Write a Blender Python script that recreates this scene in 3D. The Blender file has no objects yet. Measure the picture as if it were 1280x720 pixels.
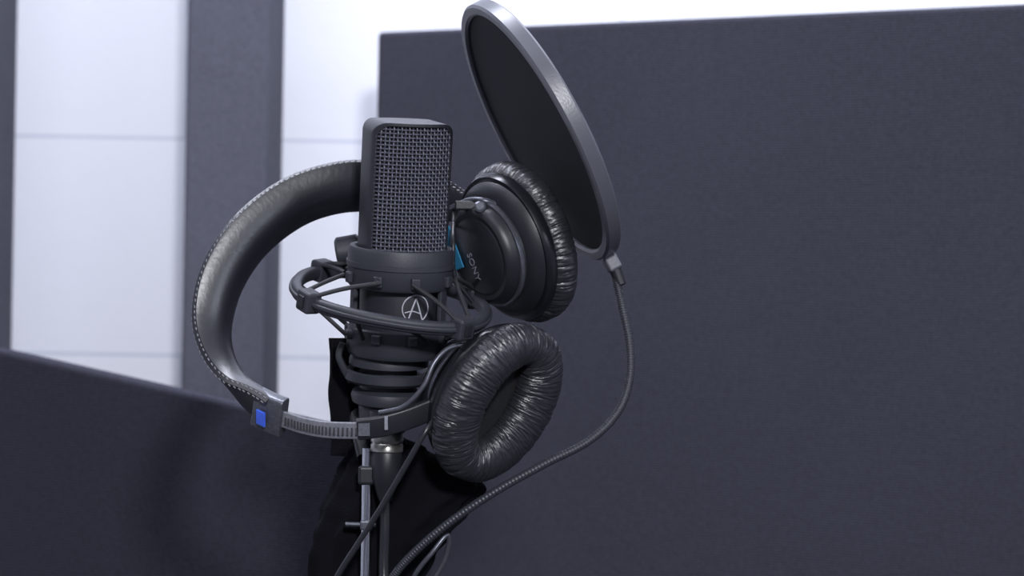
import bpy, bmesh, math, random
from math import sin, cos, pi, radians, sqrt
from mathutils import Vector, Matrix, noise
random.seed(4)
scene = bpy.context.scene
try:
    scene.view_settings.view_transform = 'Standard'
    scene.view_settings.look = 'None'
except Exception: pass

# ------------------------------------------------------------------ drawing sheet (front elevation of the rig)
S = 0.000457            # one drafting unit = 0.457 mm
ROLL = radians(1.0)
C0 = Vector((0, 0, 1.35))
rt = Vector((cos(ROLL), 0, sin(ROLL))); up = Vector((-sin(ROLL), 0, cos(ROLL))); fw = Vector((0, 1, 0))
SH = Matrix(((rt.x*S, fw.x*S, up.x*S, C0.x), (rt.y*S, fw.y*S, up.y*S, C0.y), (rt.z*S, fw.z*S, up.z*S, C0.z), (0, 0, 0, 1)))
I4 = Matrix.Identity(4)
def P(a, b, c=0): return Vector((a-640, c, 360-b))
def T(v): return Matrix.Translation(v)
def RX(d): return Matrix.Rotation(radians(d), 4, 'X')
def RY(d): return Matrix.Rotation(radians(d), 4, 'Y')
def RZ(d): return Matrix.Rotation(radians(d), 4, 'Z')
def axes(x, y, z, o):
    return Matrix(((x.x, y.x, z.x, o.x), (x.y, y.y, z.y, o.y), (x.z, y.z, z.z, o.z), (0, 0, 0, 1)))

# ------------------------------------------------------------------ materials
def mat(name, col, rough=0.5, metal=0.0, noise_s=0, bump=0.0, colvar=0.0, spec=0.5, sheen=0.0, alpha=1.0, stretch=None):
    m = bpy.data.materials.new(name); m.use_nodes = True
    nt = m.node_tree; b = nt.nodes['Principled BSDF']
    b.inputs['Base Color'].default_value = (*col, 1)
    b.inputs['Roughness'].default_value = rough
    b.inputs['Metallic'].default_value = metal
    b.inputs['Specular IOR Level'].default_value = spec
    if sheen: b.inputs['Sheen Weight'].default_value = sheen
    if alpha < 1: b.inputs['Alpha'].default_value = alpha
    if noise_s:
        tc = nt.nodes.new('ShaderNodeTexCoord'); mp = nt.nodes.new('ShaderNodeMapping')
        if stretch: mp.inputs['Scale'].default_value = stretch
        nz = nt.nodes.new('ShaderNodeTexNoise'); nz.inputs['Scale'].default_value = noise_s
        nz.inputs['Detail'].default_value = 4
        nt.links.new(tc.outputs['Object'], mp.inputs[0]); nt.links.new(mp.outputs[0], nz.inputs['Vector'])
        if bump:
            bp = nt.nodes.new('ShaderNodeBump'); bp.inputs['Strength'].default_value = bump
            bp.inputs['Distance'].default_value = 0.001
            nt.links.new(nz.outputs[0], bp.inputs['Height']); nt.links.new(bp.outputs[0], b.inputs['Normal'])
        if colvar:
            r = nt.nodes.new('ShaderNodeValToRGB')
            r.color_ramp.elements[0].position = 0.3; r.color_ramp.elements[1].position = 0.7
            r.color_ramp.elements[0].color = (*[c*(1-colvar) for c in col], 1)
            r.color_ramp.elements[1].color = (*[c*(1+colvar) for c in col], 1)
            nt.links.new(nz.outputs[0], r.inputs[0]); nt.links.new(r.outputs[0], b.inputs['Base Color'])
    return m

M_plastic = mat('black_satin_plastic', (0.015, 0.016, 0.021), 0.40, noise_s=1500, bump=0.1)
M_body = mat('microphone_black_paint', (0.018, 0.019, 0.026), 0.5, noise_s=3000, bump=0.2)
M_cradle = mat('shock_mount_nylon', (0.030, 0.032, 0.042), 0.52, noise_s=1200, bump=0.12)
M_grille = mat('grille_wire', (0.14, 0.145, 0.185), 0.42, metal=0.5, noise_s=900, colvar=0.2)
M_inner = mat('grille_inner_mesh', (0.014, 0.0145, 0.020), 0.8, noise_s=2500, bump=0.5)
M_cord = mat('elastic_cord', (0.022, 0.022, 0.028), 0.6, noise_s=2500, bump=0.5)
M_leather = mat('black_leatherette', (0.012, 0.0125, 0.018), 0.36, noise_s=350, bump=0.12, spec=1.0)
M_pad = mat('wrinkled_ear_pad', (0.020, 0.0205, 0.026), 0.38, noise_s=500, bump=0.25, spec=0.85)
M_pol = mat('glossy_black_shell', (0.009, 0.0095, 0.013), 0.26, noise_s=300, colvar=0.1)
M_stitch = mat('pale_stitching', (0.26, 0.27, 0.30), 0.7, noise_s=2000, colvar=0.2)
M_steel = mat('satin_steel', (0.22, 0.225, 0.26), 0.42, metal=0.25, noise_s=600, colvar=0.2, bump=0.1)
M_clip = mat('polished_clip', (0.13, 0.135, 0.16), 0.3, metal=0.5, noise_s=600, colvar=0.2)
M_dsteel = mat('dark_steel', (0.12, 0.125, 0.15), 0.35, metal=0.6, noise_s=600, colvar=0.2)
M_chrome = mat('chrome', (0.72, 0.73, 0.78), 0.15, metal=1.0, noise_s=200, colvar=0.05)
M_brass = mat('nickel_connector', (0.42, 0.41, 0.38), 0.3, metal=0.9, noise_s=300, colvar=0.2)
M_blue = mat('blue_marker', (0.06, 0.15, 0.85), 0.4, noise_s=300, colvar=0.1)
M_cyan = mat('blue_label', (0.02, 0.19, 0.36), 0.5, noise_s=300, colvar=0.1)
M_print = mat('white_print', (0.50, 0.51, 0.56), 0.5, noise_s=300, colvar=0.05)
M_print2 = mat('grey_print', (0.20, 0.205, 0.24), 0.5, noise_s=300, colvar=0.05)
M_rim = mat('pop_filter_rim', (0.085, 0.088, 0.108), 0.34, noise_s=800, bump=0.08, spec=0.9)
M_net = mat('nylon_screen', (0.016, 0.016, 0.021), 0.8, noise_s=2500, bump=0.4, alpha=0.96)
M_goose = mat('gooseneck_metal', (0.036, 0.038, 0.048), 0.42, metal=0.2, noise_s=900, colvar=0.15)
M_cloth = mat('black_velvet', (0.005, 0.005, 0.0075), 1.0, noise_s=900, bump=0.5, spec=0.1)
M_cable = mat('cable_rubber', (0.02, 0.021, 0.026), 0.28, noise_s=500, bump=0.1)
M_foam = mat('black_foam', (0.006, 0.006, 0.008), 0.95, noise_s=400, bump=0.6)

def fabric(name, col, scale=900):
    m = bpy.data.materials.new(name); m.use_nodes = True
    nt = m.node_tree; b = nt.nodes['Principled BSDF']; L = nt.links
    b.inputs['Roughness'].default_value = 0.9; b.inputs['Specular IOR Level'].default_value = 0.15
    tc = nt.nodes.new('ShaderNodeTexCoord')
    w = []
    for s, rot in (((1, 1, 1), 0), ((1, 1, 1), 1)):
        wv = nt.nodes.new('ShaderNodeTexWave'); wv.bands_direction = 'X' if not rot else 'Z'
        wv.inputs['Scale'].default_value = scale/6.0; wv.inputs['Distortion'].default_value = 1.2
        wv.inputs['Detail'].default_value = 1
        L.new(tc.outputs['Object'], wv.inputs['Vector']); w.append(wv)
    mul = nt.nodes.new('ShaderNodeMath'); mul.operation = 'MULTIPLY'
    L.new(w[0].outputs['Fac'], mul.inputs[0]); L.new(w[1].outputs['Fac'], mul.inputs[1])
    nz = nt.nodes.new('ShaderNodeTexNoise'); nz.inputs['Scale'].default_value = 300; nz.inputs['Detail'].default_value = 3
    L.new(tc.outputs['Object'], nz.inputs['Vector'])
    big = nt.nodes.new('ShaderNodeTexNoise'); big.inputs['Scale'].default_value = 5
    L.new(tc.outputs['Object'], big.inputs['Vector'])
    ad = nt.nodes.new('ShaderNodeMath'); ad.operation = 'ADD'
    L.new(mul.outputs[0], ad.inputs[0]); L.new(nz.outputs[0], ad.inputs[1])
    ad2 = nt.nodes.new('ShaderNodeMath'); ad2.operation = 'MULTIPLY_ADD'; ad2.inputs[1].default_value = 0.4
    L.new(big.outputs[0], ad2.inputs[0]); L.new(ad.outputs[0], ad2.inputs[2])
    r = nt.nodes.new('ShaderNodeValToRGB')
    r.color_ramp.elements[0].position = 0.45; r.color_ramp.elements[1].position = 1.0
    r.color_ramp.elements[0].color = (*[c*0.66 for c in col], 1); r.color_ramp.elements[1].color = (*[c*1.26 for c in col], 1)
    L.new(ad2.outputs[0], r.inputs[0]); L.new(r.outputs[0], b.inputs['Base Color'])
    bp = nt.nodes.new('ShaderNodeBump'); bp.inputs['Strength'].default_value = 0.5; bp.inputs['Distance'].default_value = 0.0008
    L.new(ad.outputs[0], bp.inputs['Height']); L.new(bp.outputs[0], b.inputs['Normal'])
    return m
M_panel = fabric('charcoal_acoustic_fabric', (0.039, 0.040, 0.054))
M_panel2 = fabric('dark_acoustic_fabric', (0.029, 0.030, 0.042))
M_post = fabric('grey_post_cloth', (0.080, 0.082, 0.104))

def wall_mat():
    m = bpy.data.materials.new('white_painted_block'); m.use_nodes = True
    nt = m.node_tree; b = nt.nodes['Principled BSDF']; L = nt.links
    b.inputs['Roughness'].default_value = 0.6
    tc = nt.nodes.new('ShaderNodeTexCoord'); sp = nt.nodes.new('ShaderNodeSeparateXYZ'); cb = nt.nodes.new('ShaderNodeCombineXYZ')
    L.new(tc.outputs['Object'], sp.inputs[0])
    ax = nt.nodes.new('ShaderNodeMath'); ax.inputs[1].default_value = 4.2-0.102
    az = nt.nodes.new('ShaderNodeMath'); az.inputs[1].default_value = 0.2098*8-1.279
    L.new(sp.outputs[0], ax.inputs[0]); L.new(sp.outputs[2], az.inputs[0])
    L.new(ax.outputs[0], cb.inputs[0]); L.new(az.outputs[0], cb.inputs[1])
    br = nt.nodes.new('ShaderNodeTexBrick')
    br.inputs['Scale'].default_value = 1; br.inputs['Brick Width'].default_value = 0.42; br.inputs['Row Height'].default_value = 0.2098
    br.inputs['Mortar Size'].default_value = 0.0026; br.inputs['Mortar Smooth'].default_value = 0.8
    br.inputs['Color1'].default_value = (0.80, 0.815, 0.90, 1); br.inputs['Color2'].default_value = (0.83, 0.84, 0.905, 1)
    br.inputs['Mortar'].default_value = (0.60, 0.63, 0.73, 1)
    L.new(cb.outputs[0], br.inputs['Vector']); L.new(br.outputs['Color'], b.inputs['Base Color'])
    nz = nt.nodes.new('ShaderNodeTexNoise'); nz.inputs['Scale'].default_value = 60
    L.new(tc.outputs['Object'], nz.inputs['Vector'])
    bp = nt.nodes.new('ShaderNodeBump'); bp.inputs['Strength'].default_value = 0.2; bp.inputs['Distance'].default_value = 0.002
    L.new(nz.outputs[0], bp.inputs['Height']); L.new(bp.outputs[0], b.inputs['Normal'])
    return m
M_wall = wall_mat()
M_paint = mat('side_wall_paint', (0.42, 0.43, 0.47), 0.8, noise_s=30, bump=0.1)
M_floor = mat('dark_carpet', (0.06, 0.06, 0.07), 0.95, noise_s=300, bump=0.6, colvar=0.3)
M_ceil = mat('ceiling_tile', (0.45, 0.45, 0.48), 0.9, noise_s=80, bump=0.2)

# ------------------------------------------------------------------ mesh helpers
def empty(name):
    e = bpy.data.objects.new(name, None); scene.collection.objects.link(e); return e
def finish(name, verts, faces, m, parent=None, mtx=SH, smooth=True, bevel=0, mats=None):
    me = bpy.data.meshes.new(name); me.from_pydata([tuple(v) for v in verts], [], faces)
    me.transform(mtx)
    bm = bmesh.new(); bm.from_mesh(me); bmesh.ops.remove_doubles(bm, verts=bm.verts, dist=1e-7)
    bmesh.ops.recalc_face_normals(bm, faces=bm.faces); bm.to_mesh(me); bm.free()
    ob = bpy.data.objects.new(name, me); scene.collection.objects.link(ob)
    me.materials.append(m)
    if smooth:
        for p in me.polygons: p.use_smooth = True
        try: me.set_sharp_from_angle(angle=radians(38))
        except Exception: pass
    if bevel:
        b = ob.modifiers.new('bevel', 'BEVEL'); b.width = bevel; b.segments = 3; b.limit_method = 'ANGLE'; b.angle_limit = radians(35)
        b.harden_normals = False
    if parent: ob.parent = parent
    return ob
def catmull(pts, n, closed=False):
    out = []; N = len(pts)
    segs = N if closed else N-1
    for i in range(n):
        t = i/(n if closed else n-1)*segs
        k = min(int(t), segs-1); f = t-k
        def g(j):
            if closed: return pts[j % N]
            if j < 0: return pts[0]*2-pts[1]
            if j >= N: return pts[-1]*2-pts[-2]
            return pts[j]
        a, b, c, d = g(k-1), g(k), g(k+1), g(k+2)
        out.append(0.5*((2*b)+(c-a)*f+(2*a-5*b+4*c-d)*f*f+(3*b-a-3*c+d)*f**3))
    return out
def sweep(name, pts, prof, m, parent=None, w=None, closed=False, n=0, sc=None, mtx=SH, raw=False, smooth=True, bevel=0):
    if n and not raw: pts = catmull(pts, n, closed)
    N = len(pts); V = []; F = []; K = len(prof)
    prev = None
    for i, p in enumerate(pts):
        if closed: t = pts[(i+1) % N]-pts[i-1]
        else: t = pts[min(i+1, N-1)]-pts[max(i-1, 0)]
        t.normalize()
        if w is not None:
            ww = w(i/(N-1)) if callable(w) else w
            a = (ww-t*ww.dot(t)).normalized()
        else:
            if prev is None:
                a = Vector((0.123, 0.9, 0.3)); a = (a-t*a.dot(t)).normalized()
            else: a = (prev-t*prev.dot(t)).normalized()
            prev = a
        b = t.cross(a)
        s = sc(i/(N-1)) if sc else 1
        for (x, y) in prof: V.append(p+a*x*s+b*y*s)
    for i in range(N if closed else N-1):
        j = (i+1) % N
        for k in range(K):
            l = (k+1) % K
            F.append((i*K+k, i*K+l, j*K+l, j*K+k))
    if not closed:
        F.append(tuple(range(K))[::-1]); F.append(tuple((N-1)*K+k for k in range(K)))
    return finish(name, V, F, m, parent, mtx, smooth, bevel)
def circ(r, k=14, ry=None): return [(r*cos(2*pi*i/k), (ry or r)*sin(2*pi*i/k)) for i in range(k)]
def rrect(w, h, r, k=4):
    o = []
    for cx, cy, a0 in ((w/2-r, h/2-r, 0), (-w/2+r, h/2-r, 90), (-w/2+r, -h/2+r, 180), (w/2-r, -h/2+r, 270)):
        for i in range(k+1):
            a = radians(a0+90*i/k); o.append((cx+r*cos(a), cy+r*sin(a)))
    return o
def tube(name, pts, r, m, parent=None, n=40, k=12, **kw): return sweep(name, pts, circ(r, k), m, parent, n=n, **kw)
def lathe(name, prof, m, parent, mtx, k=64, sx=1, sy=1, a0=0, a1=360, bevel=0):
    V = []; F = []; full = (a1-a0 >= 360); K = k if full else k+1; N = len(prof)
    for (z, r) in prof:
        for i in range(K):
            a = radians(a0+(a1-a0)*i/k); V.append((r*cos(a)*sx, r*sin(a)*sy, z))
    for j in range(N-1):
        for i in range(k):
            l = (i+1) % K
            F.append((j*K+i, j*K+l, (j+1)*K+l, (j+1)*K+i))
    return finish(name, V, F, m, parent, mtx, True, bevel)
def box(name, c, s, m, parent=None, mtx=I4, bevel=0.0, smooth=False):
    x, y, z = s[0]/2, s[1]/2, s[2]/2
    V = [Vector(c)+Vector((a*x, b*y, d*z)) for a in (-1, 1) for b in (-1, 1) for d in (-1, 1)]
    F = [(0, 1, 3, 2), (4, 6, 7, 5), (0, 4, 5, 1), (2, 3, 7, 6), (0, 2, 6, 4), (1, 5, 7, 3)]
    return finish(name, V, F, m, parent, mtx, smooth, bevel)
def prism(name, foot_top, m, parent=None, bevel=0.004):
    n = len(foot_top)
    V = [(x, y, 0.0) for x, y, z in foot_top]+[(x, y, z) for x, y, z in foot_top]
    F = [tuple(range(n))[::-1], tuple(range(n, 2*n))]+[(i, (i+1) % n, n+(i+1) % n, n+i) for i in range(n)]
    return finish(name, V, F, m, parent, I4, False, bevel)

# ------------------------------------------------------------------ room
WX0, WX1, WY0, WY1, H = -1.9, 2.1, -2.7, 0.90, 2.6
box('wall_back', ((WX0+WX1)/2, WY1+0.05, H/2), (WX1-WX0, 0.1, H), M_wall)
box('wall_left', (WX0-0.05, (WY0+WY1)/2, H/2), (0.1, WY1-WY0+0.2, H), M_paint)
box('wall_right', (WX1+0.05, (WY0+WY1)/2, H/2), (0.1, WY1-WY0+0.2, H), M_paint)
box('wall_front', ((WX0+WX1)/2, WY0-0.05, H/2), (WX1-WX0, 0.1, H), M_paint)
box('floor', ((WX0+WX1)/2, (WY0+WY1)/2, -0.05), (WX1-WX0+0.2, WY1-WY0+0.2, 0.1), M_floor)
box('ceiling', ((WX0+WX1)/2, (WY0+WY1)/2, H+0.05), (WX1-WX0+0.2, WY1-WY0+0.2, 0.1), M_ceil)

def post(x0, x1, y0):
    box('wall_post', ((x0+x1)/2, (y0+WY1)/2, H/2), (x1-x0, WY1-y0, H), M_post, bevel=0.004)
post(-0.299, -0.224, 0.765)
post(-0.590, -0.482, 0.765)

d = Vector((0.883, -0.469)); nrm = Vector((0.469, 0.883))
A = Vector((-0.1225, 0.70)); B = A+d*1.15
th = 0.05; z = 1.573
A2 = A+nrm*th; B2 = B+nrm*th
prism('acoustic_panel', [(A.x, A.y, z), (B.x, B.y, z), (B2.x, B2.y, z), (A2.x, A2.y, z)], M_panel)
a = Vector((-0.68, 0.64)); b = Vector((-0.105, 0.27)); q = (b-a).normalized(); nn = Vector((-q.y, q.x))*0.018
zl, zr = 1.341, 1.249
prism('acoustic_panel', [(a.x, a.y, zl), (b.x, b.y, zr), (b.x+nn.x, b.y+nn.y, zr), (a.x+nn.x, a.y+nn.y, zl)], M_panel2)

# ------------------------------------------------------------------ microphone
mic = empty('studio_microphone')
ML = T(P(505, 320, 0)) @ RY(3) @ RX(8)
MM = SH @ T(Vector((-2.5, 0, 0))) @ ML @ RZ(19)
RXX = 52.5
def Yf(x): return 16+33*sqrt(max(0, 1-(x/RXX)**2*0.985))
def rr_path(x0, x1, z0, z1, rtop, rbot, k=8, side=14):
    pts = []
    def arc(cx, cz, r, a0, a1):
        for i in range(k+1):
            a = radians(a0+(a1-a0)*i/k); pts.append((cx+r*cos(a), cz+r*sin(a)))
    def line(p, q_, m_):
        for i in range(1, m_): pts.append((p[0]+(q_[0]-p[0])*i/m_, p[1]+(q_[1]-p[1])*i/m_))
    arc(x1-rtop, z1-rtop, rtop, 0, 90); line((x1-rtop, z1), (x0+rtop, z1), side)
    arc(x0+rtop, z1-rtop, rtop, 90, 180); line((x0, z1-rtop), (x0, z0+rbot), side)
    arc(x0+rbot, z0+rbot, rbot, 180, 270); line((x0+rbot, z0), (x1-rbot, z0), side)
    arc(x1-rbot, z0+rbot, rbot, 270, 360); line((x1, z0+rbot), (x1, z1-rtop), side)
    return pts
ZT = 169
outer = rr_path(-RXX, RXX, -25, ZT, 17, 1)
def inner(g): return rr_path(-RXX+g, RXX-g, -12, ZT-g+1, 15, 6)
inn = inner(5.5)
def shell(sign):
    V = []; F = []; n = len(outer); R = 5
    for r in range(R+1):
        f = r/R
        for i in range(n):
            x = outer[i][0]*(1-f)+inn[i][0]*f; zz = outer[i][1]*(1-f)+inn[i][1]*f
            V.append((x, sign*Yf(x), zz))
    for i in range(n): V.append((inn[i][0]*0.985, sign*(Yf(inn[i][0])-6), inn[i][1]))
    for r in range(R+1):
        for i in range(n):
            j = (i+1) % n; F.append((r*n+i, r*n+j, (r+1)*n+j, (r+1)*n+i))
    return V, F
V1, F1 = shell(-1); V2, F2 = shell(1); n = len(outer)
V = V1+V2; o = len(V1); F = F1+[tuple(o+i for i in f) for f in F2]
for i in range(n):
    j = (i+1) % n; F.append((i, j, o+j, o+i))
finish('head_frame', V, F, M_body, mic, MM, True, 0.0009)
V = []; F = []
nx, nz_ = 24, 30
for sgn in (-1, 1):
    off = len(V)
    for jx in range(nx+1):
        for jz in range(nz_+1):
            x = -48+96*jx/nx; zz = -14+(ZT-5+14)*jz/nz_
            V.append((x, sgn*(Yf(x)-6.0), zz))
    for jx in range(nx):
        for jz in range(nz_):
            a_ = off+jx*(nz_+1)+jz; F.append((a_, a_+1, a_+nz_+2, a_+nz_+1))
finish('inner_screen', V, F, M_inner, mic, MM)
def wires(sign, nm):
    V = []; F = []
    def addt(pts, r=1.05, k=5):
        base = len(V); N = len(pts)
        for i, p in enumerate(pts):
            t = (pts[min(i+1, N-1)]-pts[max(i-1, 0)]).normalized()
            a_ = Vector((0, 1, 0)); a_ = (a_-t*a_.dot(t)).normalized(); b_ = t.cross(a_)
            for q_ in range(k):
                an = 2*pi*q_/k; V.append(p+a_*r*cos(an)+b_*r*sin(an))
        for i in range(N-1):
            for q_ in range(k):
                l = (q_+1) % k; F.append((base+i*k+q_, base+i*k+l, base+(i+1)*k+l, base+(i+1)*k+q_))
    sx, sz = 4.6, 4.8
    x0, x1, z0, z1 = -47.8, 47.8, -12, ZT-4
    def inside(x, zz):
        r = 14
        if x < x0 or x > x1 or zz < z0 or zz > z1: return False
        cx = abs(x)-(x1-r); cz = zz-(z1-r)
        return not (cx > 0 and cz > 0 and cx*cx+cz*cz > r*r)
    nxw = int((x1-x0)/sx); nzw = int((z1-z0)/sz)
    for i in range(nxw+1):
        x = x0+i*sx+0.2; pts = []
        zz = z0
        while zz <= z1:
            if inside(x, zz):
                wv = cos(pi*(zz-z0)/sz+pi*i)
                pts.append(Vector((x, sign*(Yf(x)-2.2+1.0*wv), zz)))
            zz += sz/3
        if len(pts) > 2: addt(pts)
    for j in range(nzw+1):
        zz = z0+j*sz; pts = []; x = x0
        while x <= x1:
            if inside(x, zz):
                wv = -cos(pi*(x-x0)/sx+pi*j)
                pts.append(Vector((x, sign*(Yf(x)-2.2+1.0*wv), zz)))
            x += sx/3
        if len(pts) > 2: addt(pts)
    finish(nm, V, F, M_grille, mic, MM)
wires(-1, 'front_grille'); wires(1, 'rear_grille')
lathe('body', [(-14, 30), (-14, 49), (-20, 50.5), (-106, 50.5), (-112, 49), (-116, 44), (-130, 40), (-134, 36), (-134, 0.1)], M_body, mic, MM, 72)
lathe('body_seam', [(-92, 50.2), (-92, 51.3), (-94, 51.3), (-94, 50.2)], M_dsteel, mic, MM, 72)
def onb(x, zz): return Vector((x, -sqrt(51.0**2-x*x), zz))
BX, BZ = 6, -59
tube('badge_ring', [onb(BX+17*cos(t*2*pi/40), BZ+17*sin(t*2*pi/40)) for t in range(40)], 0.8, M_print, mic, n=80, k=6, closed=True, mtx=MM)
tube('badge_mark_1', [onb(BX-9, BZ-13), onb(BX-4, BZ+2), onb(BX, BZ+13)], 1.0, M_print, mic, n=12, k=6, mtx=MM)
tube('badge_mark_2', [onb(BX+9, BZ-13), onb(BX+4, BZ+2), onb(BX, BZ+13)], 1.0, M_print, mic, n=12, k=6, mtx=MM)
tube('badge_mark_3', [onb(BX-14, BZ-5), onb(BX-4, BZ-3), onb(BX+6, BZ-6)], 0.7, M_print, mic, n=12, k=6, mtx=MM)

# ------------------------------------------------------------------ shock mount
sm = empty('shock_mount')
CR = SH @ ML @ T(Vector((-4, 0, 0)))
CRl = ML @ T(Vector((-4, 0, 0)))
lathe('cradle_collar', [(8, 55), (12, 58), (12, 64), (8, 66), (-34, 66), (-38, 63), (-38, 56), (-34, 54), (8, 54)], M_cradle, sm, CR, 72)
lathe('cradle_groove', [(-6, 66), (-6, 67.8), (-12, 67.8), (-12, 66)], M_cradle, sm, CR, 72)
lathe('cradle_base', [(-92, 54), (-88, 60), (-90, 63), (-118, 63), (-124, 60), (-126, 40), (-118, 38), (-96, 53)], M_cradle, sm, CR, 72)
for an in (25, 155, 205, 335): box('cradle_strut', (60, 0, -64), (6, 14, 60), M_cradle, sm, CR @ RZ(an), 0.0008)
for an in (30, 75, 120, 165, 205, 250, 290, 335):
    m_ = CR @ RZ(an)
    box('cradle_hook', (67, 0, -26), (8, 12, 14), M_cradle, sm, m_, 0.0009)
    box('cradle_hook', (65, 0, -98), (8, 12, 12), M_cradle, sm, m_, 0.0009)
LO = CR @ T(Vector((-9, 0, 0)))
lathe('lower_clasp', [(-126, 30), (-126, 48), (-132, 50), (-138, 50), (-140, 40)], M_cradle, sm, LO, 64)
lathe('lower_clasp_ring', [(-146, 44), (-144, 52), (-146, 55), (-156, 55), (-160, 50), (-158, 42), (-150, 42)], M_cradle, sm, LO, 64, a0=150, a1=395)
lathe('lower_clasp_neck', [(-138, 36), (-168, 36), (-172, 44), (-178, 46), (-186, 44), (-190, 36), (-214, 34), (-220, 26), (-220, 0.1)], M_cradle, sm, LO, 64)
for s_ in (-1, 1):
    sweep('clasp_arm', [Vector((s_*58, -12, -112)), Vector((s_*62, -14, -128)), Vector((s_*54, -12, -146)), Vector((s_*46, -8, -160))], rrect(12, 8, 2), M_cradle, sm, w=Vector((0, 1, 0)), n=14, mtx=LO)
RL = T(P(489, 374, 0)) @ RY(10) @ RX(15)
def ringp(deg, rx=119, ry=104, zz=0):
    t = radians(deg); e = 2/2.35
    c_, s_ = cos(t), sin(t)
    return Vector((rx*math.copysign(abs(c_)**e, c_), ry*math.copysign(abs(s_)**e, s_), zz))
sweep('suspension_ring', [ringp(i*3) for i in range(120)], rrect(17, 13, 5), M_cradle, sm, w=Vector((0, 0, 1)), closed=True, mtx=SH @ RL)
sweep('suspension_ring_lip', [ringp(i*3, 125.5, 110.5) for i in range(120)], rrect(6, 5, 2), M_cradle, sm, w=Vector((0, 0, 1)), closed=True, mtx=SH @ RL)
clampsA = (40, 140, 222, 318)
for an in clampsA:
    p = ringp(an); ang = math.degrees(math.atan2(p.y, p.x))
    m_ = SH @ RL @ T(p) @ RZ(ang)
    box('cord_clamp', (3, 0, 1), (21, 27, 27), M_cradle, sm, m_, 0.0018)
    box('cord_clamp_slot', (14, 0, 1), (3, 12, 15), M_plastic, sm, m_, 0.0005)
def crp(deg, zz, r=71): return CRl @ Vector((r*cos(radians(deg)), r*sin(radians(deg)), zz))
for an in clampsA:
    for dl in (-40, 40):
        rp = RL @ (ringp(an+dl*0.12, 126, 111)+Vector((0, 0, 9)))
        tube('elastic_cord', [rp, (rp+crp(an+dl*0.7, -25))/2+Vector((0, 0, 1)), crp(an+dl*0.8, -26, 71)], 2.9, M_cord, sm, n=10, k=8)
        rp = RL @ (ringp(an+dl*0.9, 120, 106)+Vector((0, 0, -4)))
        tube('elastic_cord', [rp, (rp+crp(an+dl*0.35, -96))/2, crp(an+dl*0.35, -98, 70)], 2.9, M_cord, sm, n=10, k=8)
kn = SH @ T(P(430, 312, 92)) @ RY(80)
lathe('swivel_knob', [(-17, 0.1), (-17, 16), (-14, 20), (12, 20), (16, 16), (16, 0.1)], M_cradle, sm, kn, 32)
sweep('swivel_arm', [P(440, 318, 92), P(444, 360, 105), P(438, 420, 96), P(436, 470, 80), P(440, 520, 60), P(455, 575, 24)], rrect(20, 26, 7), M_plastic, sm, w=Vector((1, 0, 0)), n=30)
sweep('swivel_link', [P(432, 330, 95), P(450, 350, 98), P(480, 352, 98)], rrect(18, 16, 5), M_cradle, sm, w=Vector((0, 0, 1)), n=10)

# ------------------------------------------------------------------ headphones
hp = empty('headphones')
E1 = [P(600, 262, 96), P(560, 234, 108), P(510, 214, 104), P(450, 206, 84), P(400, 208, 60), P(345, 228, 35), P(295, 269, 8), P(262, 322, -14), P(250, 378, -30), P(258, 424, -43), P(282, 462, -55), P(325, 489, -66)]
Wv = Vector((32, 45, -46))
ctr = [p+Wv*0.5 for p in E1]
WL = Wv.length
ph = []
NPH = 30
for i in range(NPH+1):                       # padded inner face (bulging)
    x = WL/2*cos(pi*i/NPH); ph.append((x, 2.5+19*max(0, cos(pi*x/(WL*1.02)))**0.85))
for i in range(NPH+1):                       # flatter outer face
    x = -WL/2*cos(pi*i/NPH); ph.append((x, -2.5-4*max(0, cos(pi*x/(WL*1.04)))**0.5))
hb = sweep('headband_pad', catmull(ctr, 130), ph, M_leather, hp, w=Wv.normalized())
def stitches(nm, off, lift, step=6.6, r=0.85):
    V = []; F = []
    path = catmull(ctr, 500)
    acc = 0; nxt = 0; k = 5
    for i in range(1, len(path)-1):
        acc += (path[i]-path[i-1]).length
        if acc >= nxt:
            nxt += step
            t = (path[i+1]-path[i-1]).normalized(); wv = (Wv-t*Wv.dot(t)).normalized(); b_ = t.cross(wv)
            p = path[i]+wv*off+b_*lift
            dirn = (t+wv*0.45).normalized()
            base = len(V)
            for e in (-1, 1):
                for q_ in range(k):
                    an = 2*pi*q_/k
                    V.append(p+dirn*e*1.8+wv*r*cos(an)+b_*r*sin(an))
            for q_ in range(k):
                l = (q_+1) % k; F.append((base+q_, base+l, base+k+l, base+k+q_))
            F.append(tuple(base+q_ for q_ in range(k))); F.append(tuple(base+k+q_ for q_ in range(k)))
    finish(nm, V, F, M_stitch, hp)
stitches('stitching_a', -(WL/2+0.4), 1.2)
stitches('stitching_b', -(WL/2-2.2), -4.8, 6.6, 0.8)
stitches('stitching_c', WL/2+0.2, 1.5, 6.6, 0.8)
wc = Vector((0.12, 0.32, -0.94)).normalized()
sweep('headband_clip', [P(327, 505, -48), P(344, 513, -56), P(361, 519, -62)], rrect(51, 20, 5), M_clip, hp, w=wc, n=6, bevel=0.0006)
sweep('clip_marker', [P(328, 517, -61), P(338, 521, -68)], rrect(20, 3, 1), M_blue, hp, w=wc, n=4)
strap = [P(356, 519, -62), P(385, 528, -66), P(415, 533, -68), P(456, 534, -70)]
sweep('slider_strap', strap, rrect(22, 3.5, 1.5), M_steel, hp, w=wc, n=24)
sp_ = catmull(strap, 24)
for i in range(2, 23, 1):
    p = sp_[i]
    box('strap_notch', tuple(p+Vector((0, -2.0, -1))), (2.0, 4, 9), M_plastic, hp, SH)
sweep('hinge_bracket', [P(452, 532, -70), P(480, 528, -70), P(510, 520, -66), P(542, 508, -56)], rrect(27, 11, 3), M_plastic, hp, w=Vector((0.1, 0.25, -0.95)), n=14)
box('hinge_slot', tuple(P(487, 524, -76)), (4, 4, 17), M_steel, hp, SH)
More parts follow.
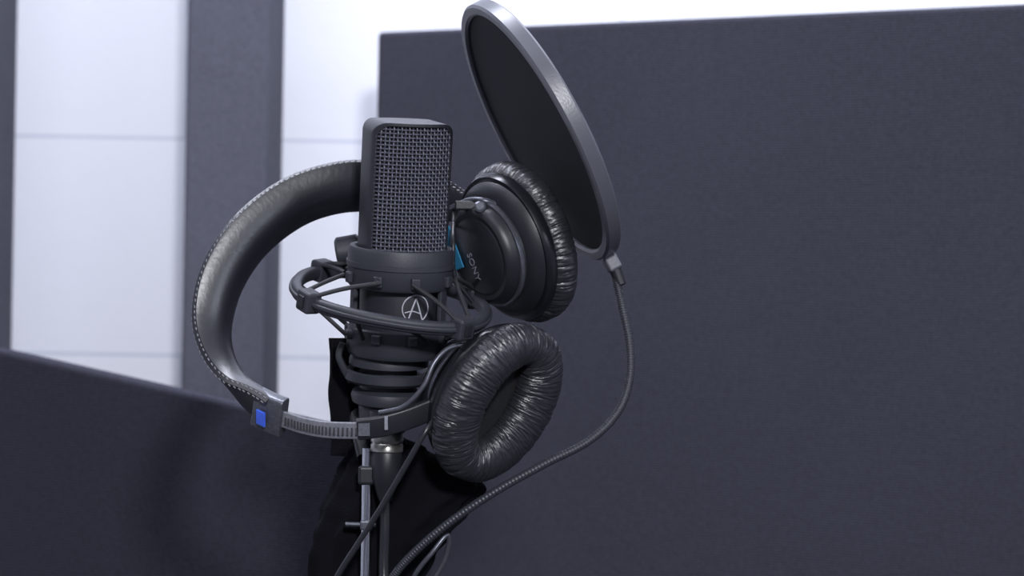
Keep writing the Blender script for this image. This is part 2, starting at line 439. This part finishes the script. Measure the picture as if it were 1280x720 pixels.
box('hinge_slot', tuple(P(460, 532, -76)), (14, 3, 16), M_clip, hp, SH)
tube('yoke', [P(478, 512, -72), P(508, 504, -76), P(532, 480, -80), P(546, 450, -76), P(566, 432, -66), P(598, 430, -48), P(612, 440, -30)], 3.0, M_dsteel, hp, n=40)
tube('yoke', [P(540, 510, -56), P(556, 524, -36), P(566, 545, -10), P(580, 560, 10)], 4.2, M_plastic, hp, n=24)

def earcup(tag, major, nv, o, seed, dz):
    major = major.normalized(); nv = nv.normalized(); minor = nv.cross(major).normalized()
    Lm = axes(major, minor, nv, o); G = SH @ Lm
    NU, NV = 620, 56; V = []; F = []
    for i in range(NU):
        u = 2*pi*i/NU; cu, su = cos(u), sin(u)
        cx, cy = 81*cu, 58*su
        nx_, ny_ = cu/81, su/58; l = sqrt(nx_**2+ny_**2); nx_ /= l; ny_ /= l
        rad = 25+9*abs(su)
        for j in range(NV):
            v = 2*pi*j/NV; cv, sv = cos(v), sin(v)
            wob = 1.6*noise.noise(Vector((cu*5, su*5, cv+seed)))
            q1 = noise.noise(Vector((cu*19+0.7*cv+wob, su*19+0.7*cv+wob, cv*0.8+3+seed)))
            q2 = noise.noise(Vector((cu*40+1.4*cv+wob, su*40+1.4*sv, sv*1.4+9+seed)))
            q3 = noise.noise(Vector((cu*3, su*3, 1+seed)))
            face = 0.55+0.45*cv*cv
            rdg = (0.5-sqrt(q1*q1+0.002)*2.4)*1.25+(0.5-sqrt(q2*q2+0.003)*2.2)*0.8
            r = rad-0.8+rdg*face+q3*1.5
            V.append((cx+nx_*r*cv, cy+ny_*r*cv, (25+2*abs(su)+rdg*face)*0.95*sv))
    for i in range(NU):
        for j in range(NV):
            a_ = (i+1) % NU; b_ = (j+1) % NV
            F.append((i*NV+j, a_*NV+j, a_*NV+b_, i*NV+b_))
    finish('ear_cushion_'+tag, V, F, M_pad, hp, G)
    lathe('driver_cloth_'+tag, [(-8, 0.1), (-8, 66)], M_foam, hp, G, 48, 1, 0.8)
    lathe('housing_rim_'+tag, [(-6, 60), (-12, 92), (-18, 97), (-26, 97), (-32, 94), (-34, 86), (-38, 82)], M_pol, hp, G, 96, 1, 0.88)
    sh_ = [(-34, 88), (-42, 82), (-46, 74), (-48, 68), (-64-dz, 65), (-70-dz, 62), (-73-dz, 57), (-72-dz, 51), (-74-dz, 48), (-75-dz, 0.1)]
    lathe('housing_shell_'+tag, sh_, M_plastic, hp, G, 80, 1, 0.94)
    lathe('housing_band_'+tag, [(-52, 66), (-52, 69.5), (-55, 70), (-58, 69.5), (-58, 66)], M_dsteel, hp, G, 80, 1, 0.94)
    return Lm
L2 = earcup('near', Vector((0.5, 0, 0.865)), Vector((0.64, -0.67, -0.37)), P(623, 502, -30), 0, 8)
L1 = earcup('far', Vector((0.34, 0, -0.94)), Vector((0.75, 0.60, 0.27)), P(652, 301, 70), 7, 0)
G1 = SH @ L1
sgn = 1 if (L1.to_3x3() @ Vector((0, 1, 0))).x < 0 else -1
box('cup_label', (-22, sgn*41, -76), (56, 18, 2.0), M_cyan, hp, G1, 0.0003)
tx = bpy.data.curves.new('lettering', 'FONT'); tx.body = 'SONY'; tx.size = 14; tx.extrude = 0.3; tx.align_x = 'CENTER'; tx.align_y = 'CENTER'
to = bpy.data.objects.new('lettering', tx); scene.collection.objects.link(to); tx.materials.append(M_print2)
xm = L1.to_3x3() @ Vector((1, 0, 0)); zm = -(L1.to_3x3() @ Vector((0, 0, 1))); ym = zm.cross(xm)
to.matrix_world = SH @ axes(xm, ym, zm, L1 @ Vector((10, sgn*13, -75.6)))
to.parent = hp
tube('far_yoke', [P(548, 262, 110), P(566, 256, 70), P(584, 250, 30), P(602, 250, 10), P(622, 256, 14)], 4.0, M_dsteel, hp, n=30)
tube('far_yoke_2', [P(566, 262, 76), P(566, 300, 20), P(568, 345, 20), P(590, 378, 34)], 3.0, M_plastic, hp, n=30)
lathe('pivot_screw', [(-8, 0.1), (-8, 7), (6, 7.5), (8, 5), (8, 0.1)], M_clip, hp, SH @ T(P(600, 260, 10)) @ RX(70), 24)
box('pivot_plate', tuple(P(588, 256, 20)), (40, 10, 12), M_plastic, hp, SH, 0.001)
tube('headphone_lead', [P(546, 520, -62), P(534, 536, -74), P(512, 574, -72), P(482, 625, -66), P(452, 672, -60), P(425, 715, -55), P(405, 760, -45), P(395, 900, -20), P(402, 1200, 20)], 3.6, M_cable, hp, n=90)

# ------------------------------------------------------------------ pop filter
pf = empty('pop_filter')
nv = Vector((-0.862, -0.205, -0.470)).normalized(); mjp = Vector((0.479, 0, -0.878)).normalized()
nv = (nv-mjp*nv.dot(mjp)).normalized(); mnp = nv.cross(mjp).normalized()
PL = axes(mjp, mnp, nv, P(675, 161, 40)); PG = SH @ PL
lathe('hoop', [(-11, 169), (-11, 178), (-8, 181), (8, 181), (11, 178), (11, 169), (8, 166), (-8, 166), (-11, 169)], M_rim, pf, PG, 160)
lathe('screen_front', [(5, 0.1), (5.5, 90), (5, 169)], M_net, pf, PG, 96)
lathe('screen_rear', [(-5, 0.1), (-5.5, 90), (-5, 169)], M_net, pf, PG, 96)
box('hoop_bracket', (188, 0, 0), (26, 20, 18), M_rim, pf, PG, 0.0015)
e0 = PL @ Vector((200, 0, 0))
lathe('bracket_ferrule', [(0, 0.1), (0, 8), (20, 7.5), (22, 5), (22, 0.1)], M_plastic, pf, SH @ T(e0) @ RY(160) , 24)
gp = [e0+Vector((0, 0, -6)), P(779, 382, 34), P(788, 430, 22), P(787, 476, 8), P(771, 516, -8), P(735, 550, -22), P(682, 577, -30), P(622, 610, -34), P(562, 650, -34), P(516, 690, -30), P(488, 726, -22), P(470, 775, -10), P(462, 820, 0)]
gl = catmull(gp, 900)
NV = 12; V = []; F = []
prev = None
for i, p in enumerate(gl):
    t = (gl[min(i+1, 899)]-gl[max(i-1, 0)]).normalized()
    a_ = Vector((0, 1, 0.1)) if prev is None else prev
    a_ = (a_-t*a_.dot(t)).normalized(); prev = a_; b_ = t.cross(a_)
    r = 5.2+0.28*sin(i*2*pi/5)
    for j in range(NV):
        an = 2*pi*j/NV; V.append(p+a_*r*cos(an)+b_*r*sin(an))
for i in range(899):
    for j in range(NV):
        l = (j+1) % NV; F.append((i*NV+j, i*NV+l, (i+1)*NV+l, (i+1)*NV+j))
finish('gooseneck', V, F, M_goose, pf)
box('stand_clamp', tuple(P(460, 826, 0)), (46, 40, 34), M_plastic, pf, SH, 0.003)
lathe('clamp_knob', [(0, 0.1), (0, 14), (16, 14), (18, 10), (18, 0.1)], M_plastic, pf, SH @ T(P(490, 826, 0)) @ RY(90), 20)

# ------------------------------------------------------------------ microphone stand (world vertical)
ms = empty('microphone_stand')
base = SH @ P(457, 700, 0); px_, py_ = base.x, base.y
topz = (SH @ P(455, 560, 0)).z
WMx = T(Vector((px_, py_, 0)))
lathe('upper_tube', [(0.95, 0.0001), (0.95, 0.0030), (topz, 0.0030), (topz, 0.0001)], M_chrome, ms, WMx, 24)
lathe('lower_tube', [(0.06, 0.0001), (0.06, 0.011), (1.02, 0.011), (1.02, 0.0001)], M_plastic, ms, WMx, 24)
lathe('height_clutch', [(0.99, 0.0001), (0.99, 0.016), (1.06, 0.015), (1.065, 0.008), (1.065, 0.0001)], M_plastic, ms, WMx, 24)
lathe('leg_hub', [(0.30, 0.0115), (0.30, 0.02), (0.36, 0.02), (0.36, 0.0115)], M_plastic, ms, WMx, 24)
for k_ in range(3):
    an = radians(90+120*k_); dx, dy = cos(an), sin(an)
    dd = 0.21 if k_ == 0 else 0.27
    tube('leg', [Vector((px_+dx*0.018, py_+dy*0.018, 0.33)), Vector((px_+dx*dd*0.63, py_+dy*dd*0.63, 0.10)), Vector((px_+dx*dd, py_+dy*dd, 0.012))], 0.008, M_plastic, ms, n=16, mtx=I4)
    tube('leg_foot', [Vector((px_+dx*(dd-0.015), py_+dy*(dd-0.015), 0.022)), Vector((px_+dx*(dd+0.01), py_+dy*(dd+0.01), 0.0115))], 0.011, M_foam, ms, n=4, mtx=I4)
box('tube_coupler', tuple(P(458, 594, 2)), (20, 22, 24), M_plastic, ms, SH, 0.0018)
tube('locking_pin', [P(432, 655, -2), P(470, 656, -2)], 2.8, M_dsteel, ms, n=4)
box('pin_collar', tuple(P(458, 656, 0)), (15, 18, 12), M_dsteel, ms, SH, 0.001)
tube('mount_stem', [P(486, 530, 10), P(476, 560, 8), P(460, 590, 3)], 9, M_plastic, ms, n=10)

mc = empty('microphone_cable')
cm = SH @ T(P(484, 546, 0)) @ RY(2)
lathe('connector_ring', [(6, 0.1), (6, 19), (3, 20.5), (-6, 20.5), (-8, 19), (-10, 20.5), (-18, 20.5), (-20, 18)], M_brass, mc, cm, 40)
lathe('connector_sleeve', [(-18, 18), (-22, 19.5), (-52, 19), (-60, 15), (-72, 11), (-80, 8), (-80, 0.1)], M_plastic, mc, cm, 40)
lathe('connector_neck', [(32, 0.1), (32, 24), (6, 22), (6, 0.1)], M_plastic, mc, cm, 40)
tube('cable_run', [P(481, 612, 0), P(481, 660, -2), P(480, 720, -4), P(486, 800, -30), P(500, 1100, -40), P(480, 1500, -30), P(500, 2400, -60)], 6.6, M_cable, mc, n=80)
cl = empty('cable_loop')
tube('loop_run', [P(500, 760, 6), P(520, 716, -10), P(540, 690, -14), P(560, 668, -6), P(556, 700, 4), P(530, 745, 10), P(505, 790, 8), P(492, 770, 4), P(500, 760, 6)], 3.0, M_dsteel, cl, n=60)

# ------------------------------------------------------------------ draped black cloth
cv_ = empty('cloth_cover')
rows = [(548, 444, 500), (565, 432, 530), (590, 422, 590), (615, 412, 604), (645, 398, 580), (675, 388, 556), (700, 383, 538), (740, 384, 520), (800, 392, 505), (860, 400, 500)]
V = []; F = []; KN = 120; sub = 60
for i in range(sub):
    t = i/(sub-1)*(len(rows)-1); k = min(int(t), len(rows)-2); f = t-k; f2 = f*f*(3-2*f)
    y_ = rows[k][0]*(1-f)+rows[k+1][0]*f
    l_ = rows[k][1]*(1-f2)+rows[k+1][1]*f2; r_ = rows[k][2]*(1-f2)+rows[k+1][2]*f2
    cx = (l_+r_)/2; hw = (r_-l_)/2
    for j in range(KN):
        an = 2*pi*j/KN
        fold = 1+0.10*noise.noise(Vector((cos(an)*3.2, sin(an)*3.2, y_*0.012)))+0.04*sin(an*9+y_*0.03+2*noise.noise(Vector((cos(an), sin(an), y_*0.02))))
        V.append(P(cx+hw*cos(an)*fold, y_+6*noise.noise(Vector((cos(an)*2, sin(an)*2, 5))), 46+26*sin(an)*fold*(1+0.25*sin(an*5+y_*0.02))))
for i in range(sub-1):
    for j in range(KN):
        l = (j+1) % KN; F.append((i*KN+j, i*KN+l, (i+1)*KN+l, (i+1)*KN+j))
F.append(tuple(range(KN)))
finish('draped_cloth', V, F, M_cloth, cv_)
V = []; F = []
for i in range(24):
    f = i/23; y_ = 424+f*150
    for j in range(40):
        an = 2*pi*j/40
        fold = 1+0.22*noise.noise(Vector((cos(an)*2.5, sin(an)*2.5, y_*0.03)))
        V.append(P(436+(-4+8*f)+(24+8*f)*cos(an)*fold, y_, 62+16*sin(an)*fold))
for i in range(23):
    for j in range(40):
        l = (j+1) % 40; F.append((i*40+j, i*40+l, (i+1)*40+l, (i+1)*40+j))
F.append(tuple(range(40)))
finish('cloth_flap', V, F, M_cloth, cv_)

# ------------------------------------------------------------------ lights
def area(name, loc, target, sx, sy, watts, col):
    L = bpy.data.lights.new(name, 'AREA'); L.shape = 'RECTANGLE'; L.size = sx; L.size_y = sy; L.energy = watts; L.color = col
    o_ = bpy.data.objects.new(name, L); scene.collection.objects.link(o_); o_.location = loc
    o_.rotation_euler = (Vector(target)-Vector(loc)).to_track_quat('-Z', 'Y').to_euler(); return o_
area('studio_key_light', (0.26, -1.9, 2.05), (-0.05, 0.0, 1.3), 0.18, 0.18, 33, (0.94, 0.95, 1.0))
area('added_sheen_light', (0.95, -0.75, 1.72), (-0.15, 0.0, 1.38), 0.35, 0.35, 2.6, (0.80, 0.86, 1.0))  # added soft lamp, aimed to put sheen on the headband
area('added_overhead_fill', (-0.1, 0.36, 2.57), (-0.1, 0.50, 0), 1.8, 0.25, 39, (0.84, 0.87, 1.0))  # extra lamp added overhead to wash the back wall brighter
area('added_overhead_fill', (-0.7, -0.7, 2.57), (-0.7, -0.7, 0), 1.0, 0.3, 5, (0.86, 0.89, 1.0))  # weak unseen fill, added at ceiling height
w_ = bpy.data.worlds.new('room_ambient'); scene.world = w_; w_.use_nodes = True
w_.node_tree.nodes['Background'].inputs[0].default_value = (0.5, 0.55, 0.7, 1); w_.node_tree.nodes['Background'].inputs[1].default_value = 0.3

# ------------------------------------------------------------------ camera
cd = bpy.data.cameras.new('camera'); cam = bpy.data.objects.new('camera', cd); scene.collection.objects.link(cam)
cd.lens = 80; cd.sensor_width = 36; cd.clip_start = 0.05
bk = Vector((0, -1, 0))
cam.matrix_world = axes(rt, up, bk, Vector((0, -1.3, 1.35)))
cd.dof.use_dof = True; cd.dof.focus_distance = 1.27; cd.dof.aperture_fstop = 9.5
scene.camera = cam
